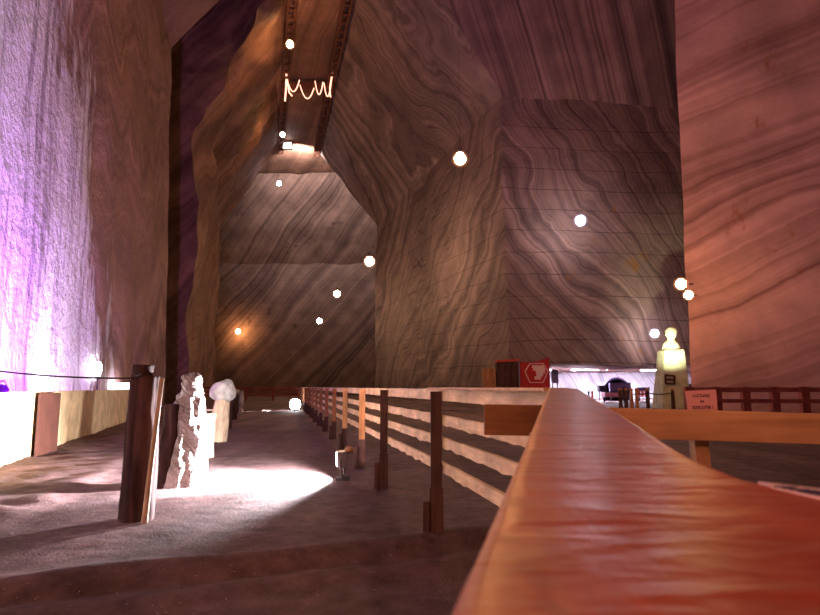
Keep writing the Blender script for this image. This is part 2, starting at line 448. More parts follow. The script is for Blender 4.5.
# even out by distance
def samp(pts, y):
    for a, b in zip(pts, pts[1:]):
        if b.y <= y <= a.y: return along(a, b, y)
    a, b = pts[-2], pts[-1]
    return along(a, b, y)
y0, y1 = Lpts[0].y, -.12
NS = 120; NW = 16; TH = .042
bm = to_bm(); rows = []
for j in range(NS+1):
    t_ = (j/NS); y = y1 + (y0-y1)*(t_**1.7)
    l = samp(Lpts, y); r = samp(Rpts, max(y, .30)) 
    if y < .30: r = r + Vector((.04*(.30-y)/.3, y-r.y, 0)); r.z = l.z
    zt = l.z; prof = []
    for k in range(NW+1):
        s = .5-.5*math.cos(PI*k/NW); x = l.x+(r.x-l.x)*s
        e = min(s, 1-s)*(r.x-l.x); rr = .004
        dz = -(rr-math.sqrt(max(0, rr*rr-(rr-min(e, rr))**2)))
        wv = .0010*noise.noise(Vector((x*22, y*5, 1)))+.0008*noise.noise(Vector((x*60, y*14, 4)))
        prof.append(Vector((x, y, zt+dz+wv)))
    prof = [Vector((l.x+.001, y, zt-TH))] + prof + [Vector((r.x-.001, y, zt-TH))]
    rows.append([bm.verts.new(p) for p in prof])
for j in range(NS):
    for k in range(len(rows[0])):
        k2 = (k+1) % len(rows[0]); bm.faces.new((rows[j][k], rows[j][k2], rows[j+1][k2], rows[j+1][k]))
bm.faces.new(rows[0]); bm.faces.new(rows[-1])
t = NT('varnished_plank')
g1 = t.noise(t.map(t.tc, (9,1.1,1), (0,0,-.23)), 3.5, 5, .6, dist=.8); g2 = t.noise(t.map(t.tc, (1,.6,1)), 14, 4)
c = t.ramp(g1, [(.3, (.30,.062,.03)), (.7, (.43,.10,.048))])
c = t.mix(1, c, t.ramp(g2, [(.3, .8), (.7, 1.1)]), 'MULTIPLY')
vo = t.n.new('ShaderNodeTexVoronoi'); t.l.new(t.map(t.tc, (5,2.2,1), (0,0,0), (.3,.55,0)), vo.inputs['Vector']); vo.inputs['Scale'].default_value = 1.2
c = t.mix(t.ramp(vo.outputs['Distance'], [(.04, .75), (.09, 0)]), c, (.09,.02,.01))
ww = t.noise(t.map(t.tc, (1.5,5,1), (0,0,.7)), 9, 3, .5, dist=.5)
hb = t.math('ADD', t.math('MULTIPLY', g1, .25), ww)
VARN = t.done(c, .41, t.bump(hb, .5, .008), spec=.30)
plank = mesh('plank', bm, VARN, rl, smooth=True)
# paper label on the plank's far edge
def on_plank(px, py, dz): q = PB(px, py); q.z += dz; return q
pa, pb_, pc, pd = PB(758, 482.5), PB(835, 491.5), PB(835, 502.5), PB(775, 489.5)
bm = to_bm(); top = [bm.verts.new(p+Vector((0,0,.0006))) for p in (pa, pb_, pc, pd)]; bot = [bm.verts.new(p+Vector((0,0,-.001))) for p in (pa, pb_, pc, pd)]
bm.faces.new(top); bm.faces.new(bot)
for k in range(4): bm.faces.new((top[k], top[(k+1)%4], bot[(k+1)%4], bot[k]))
sticker = mesh('paper_label', bm, plain('white_label', (.72,.60,.58), .5, var=.05), rl); sticker['label'] = 'white paper label with dark blue letters'
def text_obj(name, s, mat, parent, org, xa, ya, size, extr=.0004, sx=1.0, align='CENTER'):
    cu = bpy.data.curves.new(name, 'FONT'); cu.body = s; cu.size = size; cu.align_x = align; cu.align_y = 'CENTER'; cu.extrude = extr; cu.offset = size*.015
    tmp = bpy.data.objects.new(name+'_t', cu); COL.objects.link(tmp)
    dg = bpy.context.evaluated_depsgraph_get(); me = bpy.data.meshes.new_from_object(tmp.evaluated_get(dg))
    COL.objects.unlink(tmp); bpy.data.objects.remove(tmp); bpy.data.curves.remove(cu)
    xa = xa.normalized(); ya = ya - xa*ya.dot(xa) if ya.length else ya; yl = ya.length; ya = ya.normalized(); za = xa.cross(ya)
    b_ = to_bm(); b_.from_mesh(me)
    for v in b_.verts: v.co = org + xa*(v.co.x*sx) + ya*v.co.y + za*v.co.z
    o = mesh(name, b_, mat, parent); return o
e1 = (pb_-pd); mid = (pa+pb_+pc+pd)/4
text_obj('lettering', 'A MIST', BLUE, sticker, (PB(806, 492.6))+Vector((0,0,.0009)), (PB(815, 494.2)-PB(785, 488.5)), Vector((0,1,0)), .019, .0003, .42)

# cross beam with its stub on the left
bz = EYE-.07
ba = P(483, 419, 2.2); bb = P(900, 431, 2.12)
m_ = P(545, 419.8, 2.2)
bm = to_bm(); bar(bm, P(524, 420, 2.17), bb, .045, .103, .004); mesh('cross_beam', bm, W_RAILX, rl)
bm = to_bm(); bar(bm, ba+Vector((0,-.03,0)), P(575, 421, 2.14), .03, .105, .003); o = mesh('beam_end_plate', bm, wood('stub_wood', (.14,.065,.02), (.24,.12,.04), 0, 3, .5), rl); o['label'] = 'darker brown board end'
for px in (590, 706, 960):
    p = P(px, 440, 2.2)
    bm = to_bm(); bar(bm, (p.x-(.02 if px==706 else 0), p.y+.02, bz-.07), (p.x+.03, p.y+.02, -.06), .05, .05, .003); mesh('leg', bm, W_RAILX if px == 706 else W_POST, rl)
for y, dx in ((1.35, .3), (-.05, .06)):
    bm = to_bm(); bar(bm, (dx, y, 1.03), (dx, y, -.06), .07, .07, .003); mesh('leg', bm, W_POST, rl)
# sign card standing on the beam
s0, s1, s2, s3 = P(688.5, 412.5, 2.17), P(718, 414, 2.17), P(716, 389.5, 2.19), P(685.5, 391, 2.19)
bm = to_bm(); f_ = [bm.verts.new(p) for p in (s0, s1, s2, s3)]; bk = [bm.verts.new(p+Vector((0,.004,0))) for p in (s0, s1, s2, s3)]
bm.faces.new(f_); bm.faces.new(bk)
for k in range(4): bm.faces.new((f_[k], f_[(k+1)%4], bk[(k+1)%4], bk[k]))
sg = thing('notice_card', 'small pink notice card with three lines of dark capitals standing on the crossbeam', 'sign', tuple((s0+s1)/2))
card = mesh('card', bm, PAPER, sg)
xa = s1-s0; xa.z = 0; ya = s3-s0; cen = (s0+s1+s2+s3)/4
for txt, k, sz in (('LUCRARE', .27, .0155), ('IN', .0, .0145), ('EXECUTIE !', -.27, .0155)):
    text_obj('lettering', txt, INK, card, cen+ya*k+Vector((0,-.0012,0)), xa, ya, sz, .0004, .93)

# ------------------------------------------------------------------ barrier of pale boards (left)
b0 = PZ(-60, 489); b1 = PZ(152, 412)
bar_t = thing('board_barrier', 'low barrier of pale yellow boards at the foot of the left wall', 'barrier', (*((b0+b1)/2).xy, 0))
BD = (b1-b0).normalized(); L = (b1-b0).length; n = int(L/1.6)
for i in range(n):
    a = b0+BD*(L*i/n); b = b0+BD*(L*(i+1)/n - .012)
    bm = to_bm(); bar(bm, (a.x, a.y, .50), (b.x, b.y, .50), .05, 1.06, .004); mesh('panel', bm, W_YEL, bar_t)
Q0, Q1 = PZ(29, 457), PZ(51, 450.5)  # dark board added as a post's shadow band across the barrier
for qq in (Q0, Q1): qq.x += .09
bm = to_bm(); bar(bm, (Q0.x, Q0.y-.0, .50), (Q1.x, Q1.y, .50), .03, 1.05, .004); o = mesh('panel', bm, wood('shadow_band_board', (.055,.018,.012), (.085,.03,.018), 2, 2.2, .6), bar_t); o['label'] = 'dark board standing in for a post shadow'  # added shadow band, not a real barrier panel
bm = to_bm(); bar(bm, (b0.x, b0.y, 1.04), (b1.x, b1.y, 1.04), .08, .03, .004); mesh('top_rail', bm, W_YEL, bar_t)
# little socket box on it
q = P(119, 401, b0.y+ (b1.y-b0.y)*.93); q = b0+BD*(L*.83)
bm = to_bm(); box(bm, (q.x+.06, q.y-.02, .62), (.12,.1,.22), None, .01)
tag(mesh('junction_box', bm, METAL, origin=(q.x, q.y, .62)), 'small grey box fixed near the far end of the pale board barrier', 'box')

# ------------------------------------------------------------------ log posts along the left edge of the path
def remesh(o, vox, smooth=2):
    m = o.modifiers.new('r', 'REMESH'); m.mode = 'VOXEL'; m.voxel_size = vox
    dg = bpy.context.evaluated_depsgraph_get(); me = bpy.data.meshes.new_from_object(o.evaluated_get(dg)); o.modifiers.clear()
    old = o.data; o.data = me; me.materials.clear(); me.materials.append(old.materials[0]); bpy.data.meshes.remove(old)
    for p in me.polygons: p.use_smooth = True
    return me
def log_bm(bm, base, top, r0, r1, seed, seg=36, n=46, rag=.12):
    base = Vector(base); top = Vector(top); rings = []
    s, d, u = frame(top-base)
    for i in range(n+1):
        t_ = i/n; c = base+(top-base)*t_; r = r0+(r1-r0)*t_; ring = []
        for k in range(seg):
            a = 2*PI*k/seg
            q = Vector((math.cos(a)*1.3, math.sin(a)*1.3, t_*1.2+seed))
            g_ = abs(noise.noise(Vector((math.cos(a)*3.2, math.sin(a)*3.2, t_*1.5+seed*3))))
            rr = r*(1+rag*noise.noise(q)*1.4 - rag*1.6*max(0, .18-g_)*3)
            ring.append(bm.verts.new(c+(s*math.cos(a)+u*math.sin(a))*rr))
        rings.append(ring)
    for i in range(n):
        for k in range(seg): bm.faces.new((rings[i][k], rings[i][(k+1)%seg], rings[i+1][(k+1)%seg], rings[i+1][k]))
    bm.faces.new(rings[0]); bm.faces.new(rings[-1])
# nearest log with a stake
Y1 = PZ(0, 517).y; l1 = XG(136, Y1); t1 = XG(146, Y1+.02, EYE+.10)
T = thing('log_post', 'nearest dark leaning log post with pale split stake on its right side', 'post', (l1.x, l1.y, 0), 'log posts along the left of the path')
bm = to_bm(); log_bm(bm, up(l1, -.05), t1, .148, .128, 1); mesh('log', bm, W_LOG, T, True)
bm = to_bm(); log_bm(bm, t1+Vector((-.04,0,-.06)), t1+Vector((-.035,0,.10)), .085, .09, 5, n=8); mesh('log_top', bm, W_LOG, T, True)
bm = to_bm(); s_ = XG(154, Y1-.05); log_bm(bm, (s_.x-.05, s_.y-.09, -.04), (s_.x+.02, s_.y-.03, EYE+.08), .028, .022, 3, seg=12, n=24, rag=.2); mesh('stake', bm, W_SPLIT, T, True)
# crusted carved figure post
Y2 = PZ(0, 488).y; Y2 = PZ(0, 484).y; l2 = XG(184, Y2)
T = thing('carved_post', 'white-lit carved salt-crusted trunk with a rounded head, second post on the left', 'post', (l2.x, l2.y, 0), None)
bm = to_bm(); k = Y2/F
log_bm(bm, (l2.x, l2.y, -.05), (l2.x+3*k, l2.y, EYE-.12), 21*k, 13*k, 2, rag=.25)
ball(bm, (l2.x+4*k, l2.y, EYE-.06), 11*k, (1,.95,1.2)); ball(bm, (l2.x+5*k, l2.y, EYE+.055), 9.0*k, (1,1,1.15))
ball(bm, (l2.x-3*k, l2.y-.02, EYE+.03), 3.4*k, (1.2,1,.8)); ball(bm, (l2.x-7*k, l2.y-.02, EYE-.12), 4*k)
ball(bm, (l2.x+8*k, l2.y, EYE-.22), 9*k, (1,1,1.6)); ball(bm, (l2.x-9*k, l2.y, EYE-.3), 6*k, (1,1,2.2))
ball(bm, (l2.x-1*k, l2.y-.03, EYE+.115), 4*k, (1.6,1,.8))
o = mesh('trunk', bm, CRUSTED, T); me = remesh(o, .017)
for v in me.vertices:
    q = v.co; v.co = q + Vector(nvec(q*11))*.012 + Vector(nvec(q*30))*.005
bm = to_bm(); log_bm(bm, (l2.x-13*k, l2.y-.08, -.05), (l2.x-11*k, l2.y-.06, EYE-.20), 9.5*k, 8*k, 8, seg=24, rag=.25); o = mesh('bark', bm, W_LOG, T, True); o['label'] = 'dark strip of bark'
# short stump post that throws its shadow on the barrier
l3 = XG(206, PZ(0, 457).y)
T = tag(None or thing('stump_post', 'short pale split stump just behind the carved trunk', 'post', (l3.x, l3.y, 0)), 'short pale split stump just behind the carved trunk', 'post')
bm = to_bm(); log_bm(bm, (l3.x, l3.y, -.05), (l3.x+.02, l3.y, .70), .13, .11, 4, rag=.2); mesh('log', bm, W_SPLIT, T, True)
# knob headed post
l4 = XG(216, PZ(0, 441).y); k = l4.y/F
T = thing('knob_headed_post', 'yellowish post topped by a large lumpy grey knob beside the path', 'post', (l4.x, l4.y, 0))
bm = to_bm(); log_bm(bm, (l4.x, l4.y, -.05), (l4.x+4*k, l4.y, EYE-.25), 9*k, 8*k, 6, rag=.2); mesh('log', bm, W_SPLIT, T, True)
bm = to_bm(); ball(bm, (l4.x+5*k, l4.y, EYE-.10), 12*k, (1.05,1,.9)); ball(bm, (l4.x+9*k, l4.y, EYE+.03), 6*k); ball(bm, (l4.x, l4.y, EYE+.0), 6*k); ball(bm, (l4.x+10*k, l4.y-.03, EYE-.14), 8*k)
o = mesh('knob', bm, KNOB, T); me = remesh(o, .03)
for v in me.vertices: v.co = v.co + Vector(nvec(v.co*7))*.03
far_logs = [(227, 428, 'dark rough log post third behind the knob-headed post, next along', 9), (233, 419, 'dark log post with a lumpy top, midway down the left row', 7), (236.5, 412, 'thin dark log post near the far end of the left row', 5)]
labels = ['first dark rough log post beyond the knob-headed post', 'second dark log post beyond the knob-headed post', 'farthest dark log post of the left row']
logpos = [up(l1, 1.12), up(l2, 1.12), None]
for (px, by, _, wd), lb in zip(far_logs, labels):
    p = XG(px, PZ(0, by).y); k = p.y/F
    T = thing('log_post', lb, 'post', (p.x, p.y, 0), 'log posts along the left of the path')
    bm = to_bm(); log_bm(bm, (p.x, p.y, -.05), (p.x, p.y, EYE-.3), wd*.5*k, wd*.42*k, px, rag=.25); mesh('log', bm, W_LOG, T, True)
    bm = to_bm(); ball(bm, (p.x, p.y, EYE-.2), wd*.52*k, (1,1,.9)); o = mesh('log_top', bm, KNOB, T); me = remesh(o, .05)
    for v in me.vertices: v.co = v.co + Vector(nvec(v.co*6))*.05
# thin white post at the path's end
p = XG(241, PZ(0, 413).y)
bm = to_bm(); log_bm(bm, (p.x, p.y, -.05), (p.x, p.y, .95), .09, .07, 11, seg=14, n=12); tag(mesh('white_post', bm, CRUSTED, smooth=True, origin=(p.x, p.y, 0)), 'thin bright white post where the left row ends', 'post')
# rope between the posts and the wall
def sag(a, b, s, n=16): return [a+(b-a)*(i/n) - Vector((0,0,s*4*(i/n)*(1-i/n))) for i in range(n+1)]
bm = to_bm(); tube(bm, sag(P(-40, 366, 4.8), P(134, 378, Y1-.1), .03)+[P(142, 374, Y1-.15)], .008, 6)
tag(mesh('barrier_cable', bm, DARKM), 'thin dark cable sagging from the nearest log post towards the left edge', 'cable')

# ------------------------------------------------------------------ floodlight on the path
fl = PZ(343, 478.5); fl.z = floor_h(fl.x, fl.y)
T = thing('floodlight', 'small metal floodlight on the ground beside the fence throwing white light left', 'floodlight', (fl.x, fl.y, 0))
bm = to_bm(); hx, hy = fl.x-.03, fl.y; hz = .24
aim = Vector((-1, -.13, -.03)).normalized()
bar(bm, Vector((hx, hy, hz))-aim*.07, Vector((hx, hy, hz))+aim*.05, .27, .19, .012); mesh('housing', bm, METAL, T)
bm = to_bm(); bar(bm, Vector((hx, hy, hz))+aim*.0505, Vector((hx, hy, hz))+aim*.056, .23, .15, .0)
mesh('lens', bm, em('flood_lens', (1,.97,1), 40), T)
bm = to_bm(); tube(bm, [(hx, hy-.15, hz), (hx+.03, hy-.15, .03), (hx+.03, hy+.15, .03), (hx, hy+.15, hz)], .012, 8); box(bm, (hx+.03, hy, .0), (.16,.2,.05), None, .005); mesh('bracket', bm, DARKM, T)
bm = to_bm(); ball(bm, (hx+.1, hy+.02, hz+.11), .05, (1.2,1,.9)); mesh('junction_cap', bm, W_CRATE, T)
def spot(name, loc, aim, power, col, angle, blend=.5, size=.05, parent=None):
    l = bpy.data.lights.new(name, 'SPOT'); l.energy = power; l.color = col; l.spot_size = math.radians(angle); l.spot_blend = blend; l.shadow_soft_size = size
    o = bpy.data.objects.new(name, l); COL.objects.link(o); o.location = loc; o.rotation_euler = Vector(aim).to_track_quat('-Z', 'Y').to_euler(); return o
def area(name, loc, aim, power, col, sx, sy):
    l = bpy.data.lights.new(name, 'AREA'); l.shape = 'RECTANGLE'; l.size = sx; l.size_y = sy; l.energy = power; l.color = col
    o = bpy.data.objects.new(name, l); COL.objects.link(o); o.location = loc; o.rotation_euler = Vector(aim).to_track_quat('-Z', 'Y').to_euler(); return o
def point(name, loc, power, col, r=.1):
    l = bpy.data.lights.new(name, 'POINT'); l.energy = power; l.color = col; l.shadow_soft_size = r
    o = bpy.data.objects.new(name, l); COL.objects.link(o); o.location = loc; return o
spot('flood_beam', Vector((hx, hy, hz+.0))+aim*.09, (-1,-.02,-.17), 10500, (1,.93,1), 84, .4, .06)

spot('flood_spill', Vector((hx, hy, hz+.0))+aim*.09, (-1,-.1,-.12), 3600, (1,.93,1), 158, .35, .06)

# far floodlight at the end of the path
ff = XG(295, PZ(0, 410).y, 0); fz = EYE-17/F*ff.y
T = thing('floodlight', 'bright white floodlight on a low stand at the far end of the path', 'floodlight', (ff.x, ff.y, 0))
bm = to_bm(); ball(bm, (ff.x, ff.y, fz), 5.5*ff.y/F, (1,.6,1)); mesh('lens', bm, em('far_flood', (1,.96,1), 60), T, True)
bm = to_bm(); tube(bm, [(ff.x, ff.y, fz-.2), (ff.x, ff.y, -.03)], .05); box(bm, (ff.x, ff.y, .02), (.5,.4,.06), None, .01); mesh('stand', bm, DARKM, T)
spot('far_flood_beam', (ff.x-.5, ff.y-.35, fz), (-1,-.1,-.32), 5000, (1,.95,1), 50, .4)

# ------------------------------------------------------------------ far red fence across the corridor's end
def red_fence(name_label, a, b, h, nseg, rails, wd=.12):
    a = Vector(a); b = Vector(b)
    T = thing('wooden_fence', name_label, 'fence', (*((a+b)/2).xy, 0))
    for i in range(nseg+1):
        p = a+(b-a)*(i/nseg); bm = to_bm(); bar(bm, (p.x, p.y, h+.02), (p.x, p.y, -.05), wd*1.3, wd, .005); mesh('post', bm, W_RED, T)
    for z, rh in rails:
        bm = to_bm(); bar(bm, (a.x, a.y-.08, z), (b.x, b.y-.08, z), .05, rh, .005); mesh('rail', bm, W_RED, T)
    return T
yf = 52
red_fence('distant dark red rail fence closing the far end of the path', XG(165, yf), XG(300, yf), 1.12, 5, [(1.05,.16),(.72,.12),(.42,.12)])
yr = 21
red_fence('red-brown rail fence in front of the right salt wall', XG(690, yr+.4), XG(900, yr-1), 1.12, 7, [(1.04,.16),(.66,.14),(.22,.14)], .2)

# ------------------------------------------------------------------ lamps
def halo(name, c, e):  # glowing see-through shell added around a bulb to paint its halo
    m = bpy.data.materials.new(name); m.use_nodes = True; n = m.node_tree.nodes; l = m.node_tree.links; n.clear()
    o = n.new('ShaderNodeOutputMaterial'); a = n.new('ShaderNodeAddShader'); tr = n.new('ShaderNodeBsdfTransparent'); ee = n.new('ShaderNodeEmission')
    ee.inputs[0].default_value = (*c,1); ee.inputs[1].default_value = e; tr.inputs[0].default_value = (.96,.93,.9,1)
    l.new(tr.outputs[0], a.inputs[0]); l.new(ee.outputs[0], a.inputs[1]); l.new(a.outputs[0], o.inputs[0]); return m
HALO_O = halo('warm_halo', (1,.38,.13), .16); HALO_W = halo('pale_halo', (.75,.65,1), .12)
def lamp(name, label, px, py, Y, r, col, s, hang=None, wall=None, power=0):
    p = P(px, py, Y)
    T = thing(name, label, 'lamp', tuple(p), None)
    bm = to_bm(); ball(bm, p, r*.8, (1,1,1), 12, 8); mesh('bulb', bm, em('bulb_'+str(px), col, s*1.5), T, True)
    bm = to_bm(); ball(bm, p, r*1.12, (1,1,1), 20, 12); mesh('halo_shell', bm, HALO_O if col[2] < .9 else HALO_W, T, True)
    bm = to_bm()
    if hang is not None:
        tube(bm, [p+Vector((0,0,r*.8)), p+Vector((0,0,r*1.6))], [r*.5, r*.25], 10); mesh('lamp_cap', bm, METAL, T)
        bm = to_bm(); tube(bm, [p+Vector((0,0,r*1.5)), Vector((p.x, p.y, hang))], .005, 5); mesh('cable', bm, DARKM, T)
    if wall is not None:
        tube(bm, [p, wall], .035, 6); mesh('bracket', bm, DARKM, T)
    return p
OR = (1,.50,.20); WA = (1,.66,.42); WH = (1,.88,1)
lamp('hanging_lamp', 'large bright orange-white lamp high beside the middle salt pillar', 460, 159, 26.6, .33, OR, 560, hang=HC-4)
lamp('hanging_lamp', 'white-orange lamp at the left edge of the middle pillar, halfway up', 369.5, 261.5, 48, .45, WA, 270, hang=HC-5)
lamp('hanging_lamp', 'small lamp just left of and below the lamp on the middle pillar edge', 337, 294, 64, .42, WA, 190, hang=HC-1)
lamp('hanging_lamp', 'lowest small lamp of the row in front of the far back wall', 319.5, 321, 78, .42, WA, 190, hang=HC-1)
lamp('wall_lamp', 'small orange lamp low on the left part of the far back wall', 238, 331.5, YB-1.6, .48, OR, 90, wall=P(238, 331.5, YB))
lamp('hanging_lamp', 'topmost glowing lamp hanging beside the left ceiling timber', 290, 44.5, 47, .36, OR, 120, hang=HC)
lamp('hanging_lamp', 'small lamp above the bright square floodlight in the ceiling slot', 282.5, 134.5, 62, .32, OR, 110, hang=HC)
lamp('hanging_lamp', 'tiny white lamp below the ceiling slot in the far chamber', 279, 183.5, 79, .38, WH, 60, hang=HC)
pw = P(580.5, 220.5, 42.2)
lamp('wall_lamp', 'white lamp high on the flat face of the middle salt pillar', 580.5, 220.5, 39.5, .42, WH, 60, wall=P(580.5, 220.5, 44))
lamp('wall_lamp', 'small white lamp low on the middle pillar beside the monument bust', 654.5, 333.5, 41.5, .34, WH, 45, wall=P(654.5, 333.5, 44.8))
lamp('wall_lamp', 'upper and larger orange lamp of the pair at the right pillar corner', 681, 284, 25.0, .27, OR, 85, wall=P(694, 284, 28.3))
lamp('wall_lamp', 'lower and smaller orange lamp of the pair at the right pillar corner', 688.5, 295, 25.1, .22, OR, 85, wall=P(697, 295, 28.3))
# bright strip and small violet lamp on the left wall
T = thing('strip_lamp', 'short white fluorescent strip low on the left wall above the barrier', 'lamp', tuple(P(119, 386, 24)))
bm = to_bm(); tube(bm, [P(110, 386, 22), P(130, 386.5, 24)], .13, 8); mesh('tube', bm, em('strip', (1,.9,1), 12), T)
bm = to_bm(); bar(bm, P(108, 389, 22.1), P(131, 389.5, 24.1), .12, .1); mesh('fitting', bm, METAL, T)
pl = P(98.5, 369, 20)
T = thing('uplight', 'small dazzling bluish-white uplight against the left wall', 'lamp', tuple(pl))
bm = to_bm(); ball(bm, pl, .1, (1,1,2.4)); mesh('bulb', bm, em('blue_white', (.85,.85,1), 80), T, True)
bm = to_bm(); tube(bm, [pl-Vector((0,0,.2)), up(pl, -.05)], .03, 6); mesh('stand', bm, DARKM, T)
# violet floodlight at the left edge
pv = P(2, 388, 10.5)
T = thing('violet_floodlight', 'violet floodlight above the pale barrier at the left edge', 'floodlight', tuple(pv))
bm = to_bm(); bar(bm, pv+Vector((-.12,-.1,-.05)), pv+Vector((0,.06,.05)), .28, .22, .03); mesh('housing', bm, plain('violet_housing', (.10,.01,.4), .4, emit=(.25,.0,1), es=.35), T)
bm = to_bm(); tube(bm, [pv+Vector((-.05,0,-.1)), Vector((pv.x-.1, pv.y-.05, -.05))], .03, 8); mesh('stand', bm, DARKM, T)

# lights that belong to those fixtures
spot('violet_beam', (-7.0, 10.6, .8), (-1.4, 4.2, 3.2), 8500, (.60,.17,1), 130, .8, .3)
spot('white_wall_beam', (-8.2, 14.6, .7), (-1.6, 3.6, 3.0), 1500, (.86,.74,1), 130, .9, .3)
# unseen warm fills added to light the foreground, fence rails and right wall
point('hall_fill_behind', (9.5, -7, 9), 1100, (1,.42,.30), .5)
spot('rail_fill_behind', (-4.6, -1.5, 1.5), (4.9,7.2,-.75), 420, (1,.62,.42), 40, .5, .2)
spot('right_wall_fill', (7.5, 3, 9), (11, 19, 4.5), 3000, (1,.50,.50), 72, .8, .5)
point('near_warm_fill', (-2.6, -3.4, 3.2), 700, (1,.33,.2), .4)

# ------------------------------------------------------------------ ceiling timbers and string lights
def timber(label, a, b, grp):
    T = thing('timber_track', label, 'timber', tuple(a))
    s, d, u = frame(b-a); n = int((b-a).length/1.3)
    for k in (-1, 1):
        bm = to_bm(); bar(bm, a+s*k*.32, b+s*k*.32, .22, .5); mesh('stringer', bm, W_TRUSS, T)
    bm = to_bm()
    for i in range(n+1):
        p = a+(b-a)*(i/n); bar(bm, p-s*.4-u*.18, p+s*.4-u*.18, .3, .16)
    o = mesh('rungs', bm, W_TRUSS, T); o['kind'] = 'stuff'
    return T
dz = Vector((0,0,-.35))
La, Lb = along(LT, LN, 36)+dz, along(LT, LN, 79)+dz
Ra, Rb = along(RTp, RN, 34)+dz, along(RTp, RN, 80)+dz
timber('dark timber track along the left edge of the ceiling slot', La+Vector((.35,0,0)), Lb+Vector((.35,0,0)), None)
timber('dark timber track along the right edge of the ceiling slot', Ra+Vector((-.35,0,0)), Rb+Vector((-.35,0,0)), None)
yb = PZ(308, 84, HC-.5).y
ga, gb = along(LT, LN, yb), along(RTp, RN, yb); 
bm = to_bm(); bar(bm, (ga.x, yb, HC-.9), (gb.x, yb, HC-.9), 1.0, .8, .02)
tag(mesh('ceiling_beam', bm, W_TRUSS, origin=(ga.x, yb, HC-.9)), 'dark cross beam between the two timber tracks with string lights under it', 'beam')
yb2 = PZ(300, 166, HC-.5).y
bm = to_bm(); bar(bm, P(262, 164, YT+1.5), P(332, 168, YT+1.5), .4, .35, .02)
for i in range(24): p = P(262+70*i/23, 164+4*i/23, YT+1.2); bar(bm, p+Vector((0,0,.3)), p+Vector((0,0,-.5)), .12, .2)
tag(mesh('ceiling_beam', bm, W_TRUSS, origin=P(300,166,YT+1.5)), 'farther dark toothed beam crossing the lit end of the ceiling slot', 'beam')
SG = em('string_glow', (1,.42,.28), 2.6)
T = thing('string_lights', 'glowing string lights draped in loops below the ceiling beam', 'lights', tuple(P(308, 90, yb)))
Yl = yb-1.2
def px_curve(pts, r, name='garland'):
    bm = to_bm(); tube(bm, [P(x, y, Yl) for x, y in pts], r, 6); mesh(name, bm, SG, T, True)
def swag(x0, y0, x1, y1, s, n=14): return [(x0+(x1-x0)*i/n, y0+(y1-y0)*i/n+s*4*(i/n)*(1-i/n)) for i in range(n+1)]
px_curve(swag(286.5, 77, 299.5, 80, 13), .06); px_curve(swag(300, 85, 314, 88, 12), .06); px_curve(swag(315, 81, 323, 82, 13), .06); px_curve(swag(324, 83, 331, 84, 13), .06)
px_curve([(288, 50), (288, 60), (286.5, 72), (286, 88), (285, 101)], .09, 'strand'); px_curve([(335.5, 52), (334, 62), (332, 75), (330, 88), (330.5, 97)], .09, 'strand'); px_curve([(287, 78), (289, 92), (292, 96)], .08, 'strand')
# square white floodlight under the slot
q = P(287.5, 146, 76)
T = thing('square_floodlight', 'bright white square floodlight at the far end of the ceiling slot', 'floodlight', tuple(q))
bm = to_bm(); box(bm, q, (1.2,.3,1.0), None, .03); mesh('housing', bm, METAL, T)
bm = to_bm(); box(bm, q+Vector((0,-.16,0)), (1.0,.03,.8)); mesh('lens', bm, em('sq_flood', (.95,.92,1), 12), T)
bm = to_bm(); tube(bm, [q+Vector((0,0,.4)), up(q, HC-.3)], .05, 6); mesh('bracket', bm, DARKM, T)
spot('slot_flood', q+Vector((.8,.6,-.6)), (.6,5,.3), 15000, (1,.88,.88), 120, .8, .4)

# ------------------------------------------------------------------ booth and banner in front of the middle pillar
yb3 = 38.5
def bxp(x0, x1, ytop, Y, d, mat, name, label, cat, bev=.02):
    a = XG(x0, Y); b = XG(x1, Y); z = P(0, ytop, Y).z
    bm = to_bm(); box(bm, ((a.x+b.x)/2, Y+d/2, z/2-.02), (b.x-a.x, d, z+.04), None, bev)
    return mesh(name, bm, mat, None, origin=((a.x+b.x)/2, Y, 0))
o = bxp(484, 496.3, 368.5, yb3, .9, W_CRATE, 'wooden_cabinet', '', ''); tag(o, 'brown wooden cabinet left of the dark booth', 'cabinet')
T = thing('booth', 'dark boxy booth with a slatted front beside the red banner', 'booth', (*XG(508, yb3).xy, 0))
a = XG(497.5, yb3); b = XG(519.5, yb3); z = P(0, 362, yb3).z
bm = to_bm(); box(bm, ((a.x+b.x)/2, yb3+.5, z/2-.02), (b.x-a.x, 1.0, z+.04), None, .02); mesh('body', bm, W_DARK, T)
for i in range(4):
    x = a.x+.12+(b.x-a.x-.2)*i/3; bm = to_bm(); bar(bm, (x, yb3-.02, z-.05), (x, yb3-.02, .05), .1, .05); mesh('slat', bm, W_LOG, T)
bm = to_bm(); bar(bm, (a.x-.05, yb3+.1, z+.03), (b.x+.02, yb3+.1, z+.12), .5, .14, .02); mesh('roof_cloth', bm, plain('red_cloth', (.50,.07,.06), .8), T)
T = thing('banner', 'red banner with a white hexagon emblem in front of the middle pillar', 'banner', (*XG(535, yb3).xy, 0))
bm = to_bm(); a0 = XG(520.6, yb3-.1); b0_ = XG(550.5, yb3-.1); zt0 = P(0, 361.5, yb3).z; zt1 = P(0, 357, yb3).z
g = []
for j in range(13):
    r_ = []
    for i in range(21):
        s = i/20; zt = zt0+(zt1-zt0)*s - .16*4*s*(1-s)
        r_.append(bm.verts.new((a0.x+(b0_.x-a0.x)*s, yb3-.12+.04*math.sin(s*9), .9+(zt-.9)*j/12)))
    g.append(r_)
for j in range(12):
    for i in range(20): bm.faces.new((g[j][i], g[j][i+1], g[j+1][i+1], g[j+1][i]))
r = bmesh.ops.solidify(bm, geom=list(bm.faces), thickness=.03)
mesh('cloth', bm, plain('banner_red', (.62,.06,.07), .7, var=.15), T, True)
